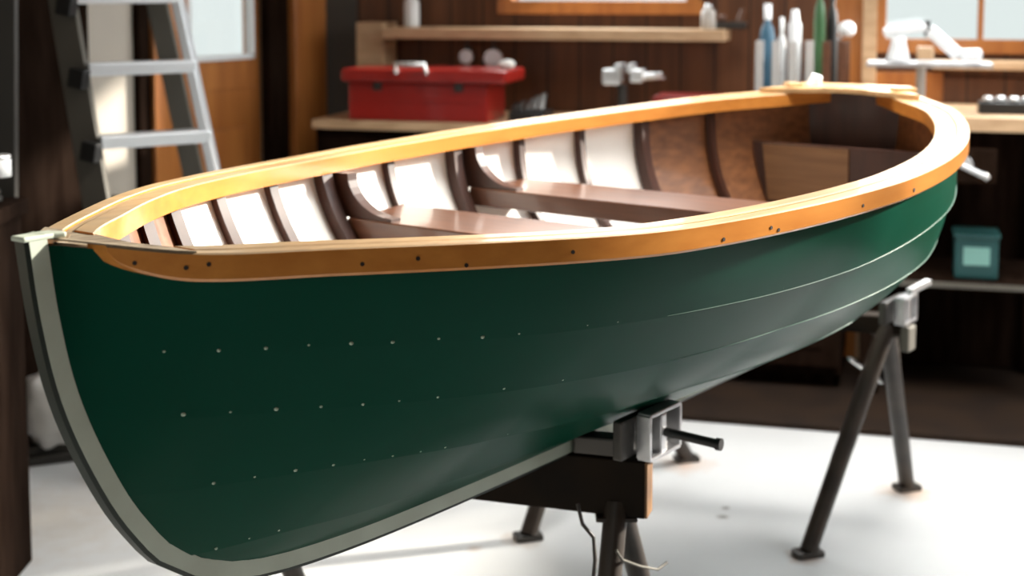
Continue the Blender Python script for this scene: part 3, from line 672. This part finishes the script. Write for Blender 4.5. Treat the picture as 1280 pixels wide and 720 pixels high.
# rails
def rail(side, name, n_out, n_in, z_up, z_dn, s0, s1, m, taper=0, zoff=0, mats=None):
    rings = []; n = 94
    for i in range(n + 1):
        s = s0 + (s1 - s0) * (i / n if not taper else (i / 14 * .045 if i < 14 else .045 + .955 * (i - 14) / (n - 14))); B = bfun(s); zt_ = hfun(s)
        c_ = 1
        if taper: c_ = .22 + .78 * sqrt(1 - (1 - min(1, (s - s0) / .075)) ** 2)
        db = (bfun(min(s + .01, 1.36)) - bfun(max(s - .01, -1.2))) / .02; f = sqrt(1 + db * db); f = min(f, 1.5)
        o_ = max(B - n_out * f, .002); i_ = max(B - n_in * f, .0005)
        rings.append([Wp(s, side * o_, zt_ - z_up - .002), Wp(s, side * (o_ - .003), zt_ - z_up), Wp(s, side * (i_ + .002), zt_ - z_up), Wp(s, side * i_, zt_ - z_up - .002),
                      Wp(s, side * i_, zt_ - z_up - z_dn * c_), Wp(s, side * (o_ - .004), zt_ - z_up - z_dn * c_), Wp(s, side * o_, zt_ - z_up - z_dn * c_ + .004 * c_)])
    mb = MB(); mb.sweep(rings, mats=mats); return bpart(mb, name, m, auto=.5)
topm = lambda i, j: 1 if j in (0, 1, 2) else 0
for side in (1, -1):
    ow = rail(side, 'outwale', 0, .026, -.002, .037, -1.165, 1.355, [M['rail'], M['railtop']], taper=1, mats=topm)
    rail(side, 'sheer_cap', .0262, .0405, .0015, .012, -1.19, 1.35, [M['railtop'], M['railtop']], mats=topm)
    rail(side, 'inwale', .0407, .073, -.001, .034, -1.07, 1.35, [M['rail'], M['railtop']], mats=topm)
    if side == 1:
        for s, dz in ((-1.145, .016), (-1.105, .017), (-1.085, .012), (-.93, .02), (-.87, .016), (-.815, .028), (-.68, .018), (-.415, .024), (-.30, .02), (-.28, .026), (-.02, .02), (.2, .022)):
            mbn = MB(); c = Wp(s, bfun(s) + .0003, hfun(s) - dz); db = (bfun(s + .01) - bfun(s - .01)) / .02; tv = (A + NN * db).normalized(); nv3 = Vector((tv.y, -tv.x, 0))
            mbn.tube([c - nv3 * .002, c + nv3 * .0009], .0030 if s < .0 else .004, 8); bpart(mbn, 'nail_hole', M['nail'], ow)
# bow: breasthook of weathered wood
pl = []
for s in (-1.19, -1.165, -1.14, -1.11, -1.08, -1.05): pl.append(Wp(s, max(bfun(s) - .042, .006), hfun(s) - .002))
plm = [Wp(s, -max(bfun(s) - .042, .006), hfun(s) - .002) for s in (-1.19, -1.165, -1.14, -1.11, -1.08, -1.05)]
mb = MB(); mb.prism(pl + [Wp(-1.075, 0, hfun(-1.06) - .002)] + plm[::-1], (0, 0, -.03)); bpart(mb, 'breasthook', M['grey_wood'])
# grey weathered sheer ends over the first decimetres
for side in (1, -1):
    rings = []
    for i in range(14):
        s = -1.2 + .105 * i / 13; B = bfun(s); rings.append([Wp(s, side * (B + .0012 if s < -1.166 else B - .001), hfun(s) + .0045), Wp(s, side * max(B - .04, 0), hfun(s) + .0045), Wp(s, side * max(B - .04, 0), hfun(s) + .0022), Wp(s, side * (B + .0012 if s < -1.166 else B - .001), hfun(s) + .0022)])
    mb = MB(); mb.sweep(rings); bpart(mb, 'sheer_end', M['grey_wood'])
# ribs
def rib(s0, th, dep, name='rib'):
    rings_a = []; path = []
    n = 16
    ztop = hfun(s0) - .0345
    zl_ = [ztop + (zr(s0) + .004 - ztop) * (i / n) ** 1.0 for i in range(n + 1)]
    for side in (1, -1):
        lst = []
        for z in zl_:
            nv = nrm(s0, z); n0 = Nf(s0, z); a = (n0 - nv.x * .0095, z - nv.y * .0095); b_ = (n0 - nv.x * (.0095 + dep), z - nv.y * (.0095 + dep))
            lst.append(((side * max(a[0], .0), a[1]), (side * max(b_[0], .0), b_[1])))
        path += lst if side == 1 else lst[::-1]
    rings = [[Wp(s0 - th / 2, o[0], o[1]), Wp(s0 - th / 2, i[0], i[1]), Wp(s0 + th / 2, i[0], i[1]), Wp(s0 + th / 2, o[0], o[1])] for o, i in path]
    mb = MB(); mb.sweep(rings); return bpart(mb, name, M['redwood'], auto=.6)
for s0 in (-.90, -.79, -.675, -.51, -.335, .07, .525, .725, 1.12): rib(s0, .022, .019)
for s0, th in ((-.165, .03), (.295, .03), (.915, .034)): rib(s0, th, .028, 'frame')
# thwarts, knees, risers
def thwart(s0, s1, z, th, name='thwart'):
    pts = []
    for s in (s0, (s0 + s1) / 2, s1): pts.append(Wp(s, Nf(s, z - th) - .0115, z - th))
    for s in (s1, (s0 + s1) / 2, s0): pts.append(Wp(s, -Nf(s, z - th) + .0115, z - th))
    mb = MB(); mb.prism(pts, (0, 0, th)); return bpart(mb, name, M['thwart'], bevel=.003)
T1, T2 = 1.030, 1.036
thwart(-.145, .065, T1, .048); thwart(.325, .53, T2, .042)
def knee(s0, zt, ln, side):
    top = hfun(s0) - .034; poly = []
    for i in range(6):
        z = top + (zt - top) * i / 5; poly.append((Nf(s0, z) - .012, z))
    base_n = Nf(s0, zt); poly.append((base_n - ln, zt)); poly.append((base_n - ln, zt + .006))
    for i in range(1, 10):
        a = pi / 2 * i / 9; poly.append((base_n - ln + (ln - .042) * sin(a), zt + .006 + (top - zt - .006) * (1 - cos(a))))
    mb = MB(); mb.prism([Wp(s0 - .014, side * n_, z) for n_, z in poly], A * .028); return bpart(mb, 'knee', M['redwood'])
for s0, zt in ((-.125, T1), (.345, T2)):
    for side in (1, -1): knee(s0, zt, .16, side)
for side in (1, -1):
    rings = []
    for i in range(40):
        s = -.45 + 1.5 * i / 39; z = T1 - .05; nv = Nf(s, z) - .048; rings.append([Wp(s, side * nv, z), Wp(s, side * (nv - .014), z), Wp(s, side * (Nf(s, z - .04) - .062), z - .045), Wp(s, side * (Nf(s, z - .04) - .048), z - .045)])
# stern bulkhead with a paler panel and the transom
def section_plate(s0, th, ztop, name, m, inset=.017, zoff=.02):
    n = 14; half = []
    for i in range(n + 1):
        z = ztop + (zr(s0) + zoff - ztop) * i / n; half.append((max(Nf(s0, z) - inset, .003), z))
    poly = half + [(-a, b_) for a, b_ in half[::-1]]
    mb = MB(); mb.prism([Wp(s0, a, b_) for a, b_ in poly], A * th); return bpart(mb, name, m)
bk = section_plate(1.215, .014, 1.085, 'bulkhead', M['redwood'])
mb = MB(); hw = Nf(1.215, 1.0)
mb.prism([Wp(1.209, a, z) for a, z in ((-hw * .78, .93), (-hw * .86, 1.08), (hw * .2, 1.08), (hw * .2, .93))], A * .008); bpart(mb, 'locker_door', M['doorwood'], bk)
section_plate(1.345, .018, 1.222, 'transom', M['redwood'], -.0, .004)
n0 = bfun(1.35)
mb = MB()
sd = []
for sx in (1.372, 1.35, 1.32, 1.29, 1.26, 1.235): sd.append((sx, bfun(sx) - (.002 if sx > 1.34 else .0405)))
arc = [(1.235, .12), (1.262, .09), (1.278, .05), (1.284, 0)]
ol = sd + arc[1:]; ol = ol + [(a_, -b_) for a_, b_ in ol[::-1][1:]]
mb.prism([Wp(a_, b_, hfun(a_) + .0035) for a_, b_ in ol], (0, 0, .012)); bpart(mb, 'stern_deck', M['railtop'])
for side in (1, -1):
    mb = MB().box(Wp(1.30, side * (bfun(1.3) - .05), 1.236), (.06, .04, .014), Matrix.Rotation(atan2(A.y, A.x) - side * .75, 3, 'Z'), 0, .008); bpart(mb, 'quarter_block', M['railtop'])
mb = MB().tube([Wp(1.345, -.115, 1.235), Wp(1.345, -.105, 1.262)], [.020, .015]); bpart(mb, 'fairlead', M['white'])
# floorboards
for k, n_ in enumerate((-.075, 0, .075)):
    mb = MB(); s0, s1 = -.3, .8; 
    mb.prism([Wp(s0, n_ - .033, .80), Wp(s1, n_ - .033, .80), Wp(s1, n_ + .033, .80), Wp(s0, n_ + .033, .80)], (0, 0, .012)); bpart(mb, 'floorboard', M['thwart'])

# ---------------------------------------------------------------- SAWHORSES
def sawhorse(label, E0, E1, ztop, bh, bw, feet, legr, legtop_in=.06, nearsplit=True):
    # E0 near end, E1 far end of the beam (xy); feet: four floor points near-front, near-back, far-front, far-back
    E0 = Vector((*E0, 0)); E1 = Vector((*E1, 0)); d = (E1 - E0).normalized()
    t = thing('sawhorse', label, 'sawhorse', (E0 + E1) / 2)
    off = -Vector(t.location)
    def loc(p): return Vector(p) + off
    bmn = MB().beam(loc(E0 + Vector((0, 0, ztop - bh / 2))), loc(E1 + Vector((0, 0, ztop - bh / 2))), bw, bh, bev=.004)
    bm_o = bmn.build('beam', M['horse'], t)
    MB().beam(loc(E0 - d * .004 + Vector((0, 0, ztop - bh / 2))), loc(E0 + d * .0035 + Vector((0, 0, ztop - bh / 2))), bw * .96, bh * .97, bev=.001).build('end_face', M['endgrain'], bm_o)
    for k, fpt in enumerate(feet):
        E = E0 if k < 2 else E1; inn = d * legtop_in * (1 if k < 2 else -1)
        pr = Vector((-d.y, d.x, 0)); sgn = 1 if (Vector((*fpt, 0)) - E).dot(pr) > 0 else -1
        top = E + inn + pr * sgn * .008 + Vector((0, 0, ztop - bh + .02)); bot = Vector((*fpt, .012))
        lg = MB().tube([loc(top), loc(bot)], [legr, legr * .9], 14).build('leg', M['legsteel'], t)
        MB().box(loc(Vector((*fpt, .009))), (.075, .05, .017), Matrix.Rotation(.3, 3, 'Z'), 0, .004).build('foot_pad', M['darksteel'], lg)
        MB().box(loc(E + inn + pr * sgn * .012 + Vector((0, 0, ztop - bh - .004))), (.08, .05, .008), None, 0, .002).build('leg_bracket', M['legsteel'], lg)
    return t, loc
h1, loc1 = sawhorse('near sawhorse of dark timber on round steel legs, under the boat midships', (.262, 2.665), (-.63, 2.95), .598, .112, .05,
    [(.135, 2.42), (.335, 2.98), (-.66, 2.62), (-.44, 3.15)], .024)
h2, loc2 = sawhorse('far sawhorse of dark steel legs under the stern of the boat', (1.085, 3.87), (.22, 4.11), .598, .05, .06,
    [(.785, 3.65), (1.185, 4.15), (.044, 3.765), (.556, 4.412)], .026, .045)
# diagonal brace of the far sawhorse
MB().tube([loc2(P(1062, 448, 3.8)), loc2(P(1102, 478, 4.0))], .006, 8).build('brace', M['silver'], h2)
# string and wire on the near sawhorse
sp = [P(722, 630, 2.62), P(728, 655, 2.60), P(742, 672, 2.58), P(744, 700, 2.57), P(742, 722, 2.56)]
MB().tube([loc1(p) for p in sp], .004, 6).build('frayed_string', M['black_wire'], h1)
sp = [P(770, 688, 2.56), P(778, 700, 2.6), P(800, 708, 2.72), P(822, 712, 2.76), P(834, 703, 2.78)]
MB().tube([loc1(p) for p in sp], .0028, 6).build('wire_tie', M['aludark'], h1)
# keel clamps: a bright rectangular loop with a screw handle on each sawhorse
def clamp(label, origin, rz, s_=1.0, handle=True):
    t = thing('keel_clamp', label, 'clamp', origin, rz)
    # rectangular steel loop in local x-z plane, channel depth along y
    Wd, Hh = .115 * s_, .085 * s_
    for nm, c, dd in (('loop_bar', (0, 0, 0), (Wd, .03, .008)), ('loop_bar', (0, 0, Hh), (Wd, .03, .008)), ('loop_side', (-Wd / 2, 0, Hh / 2), (.008, .03, Hh)), ('loop_side', (Wd / 2, 0, Hh / 2), (.008, .03, Hh))):
        MB().box(c, dd, None, 0, .002).build(nm, M['steel'], t)
    MB().box((-.005, .0, Hh / 2), (.02, .026, Hh - .012), None, 0, .003).build('jaw', M['steel'], t)
    MB().box((-.02, .03, Hh / 2), (Wd + .06, .02, Hh * .9), None, 0, .004).build('back_plate', M['darksteel'], t)
    return t, Wd, Hh
c1, Wd, Hh = clamp('bright rectangular keel clamp with a black handle on the near sawhorse end', (.285, 2.68, .607), radians(54))
MB().tube([(.0, .0, Hh * .5), (.01, -.12, Hh * .42)], .009, 12).tube([(.01, -.118, Hh * .42), (.0105, -.128, Hh * .42)], .012, 12).build('handle', M['black'], c1)
lw = Matrix.Rotation(-radians(54), 3, 'Z') @ Vector((.165 - .285, 2.697 - 2.68, 0))
MB().box((lw.x, lw.y, .012), (.085, .045, .036), Matrix.Rotation(-radians(54 + 17.7), 3, 'Z'), 0, .005).build('body', M['darksteel'], c1)
c2, Wd, Hh = clamp('small steel keel clamp with bright lever on the far sawhorse end', (1.07, 3.80, .598), radians(54), .8)
MB().beam((.02, 0, Hh + .01), (.09, -.03, Hh + .03), .022, .016, bev=.004).build('lever', M['silver'], c2)
MB().box((-.0, -.008, -.045), (.055, .025, .07), None, 0, .006).build('lower_bracket', M['aludark'], c2)
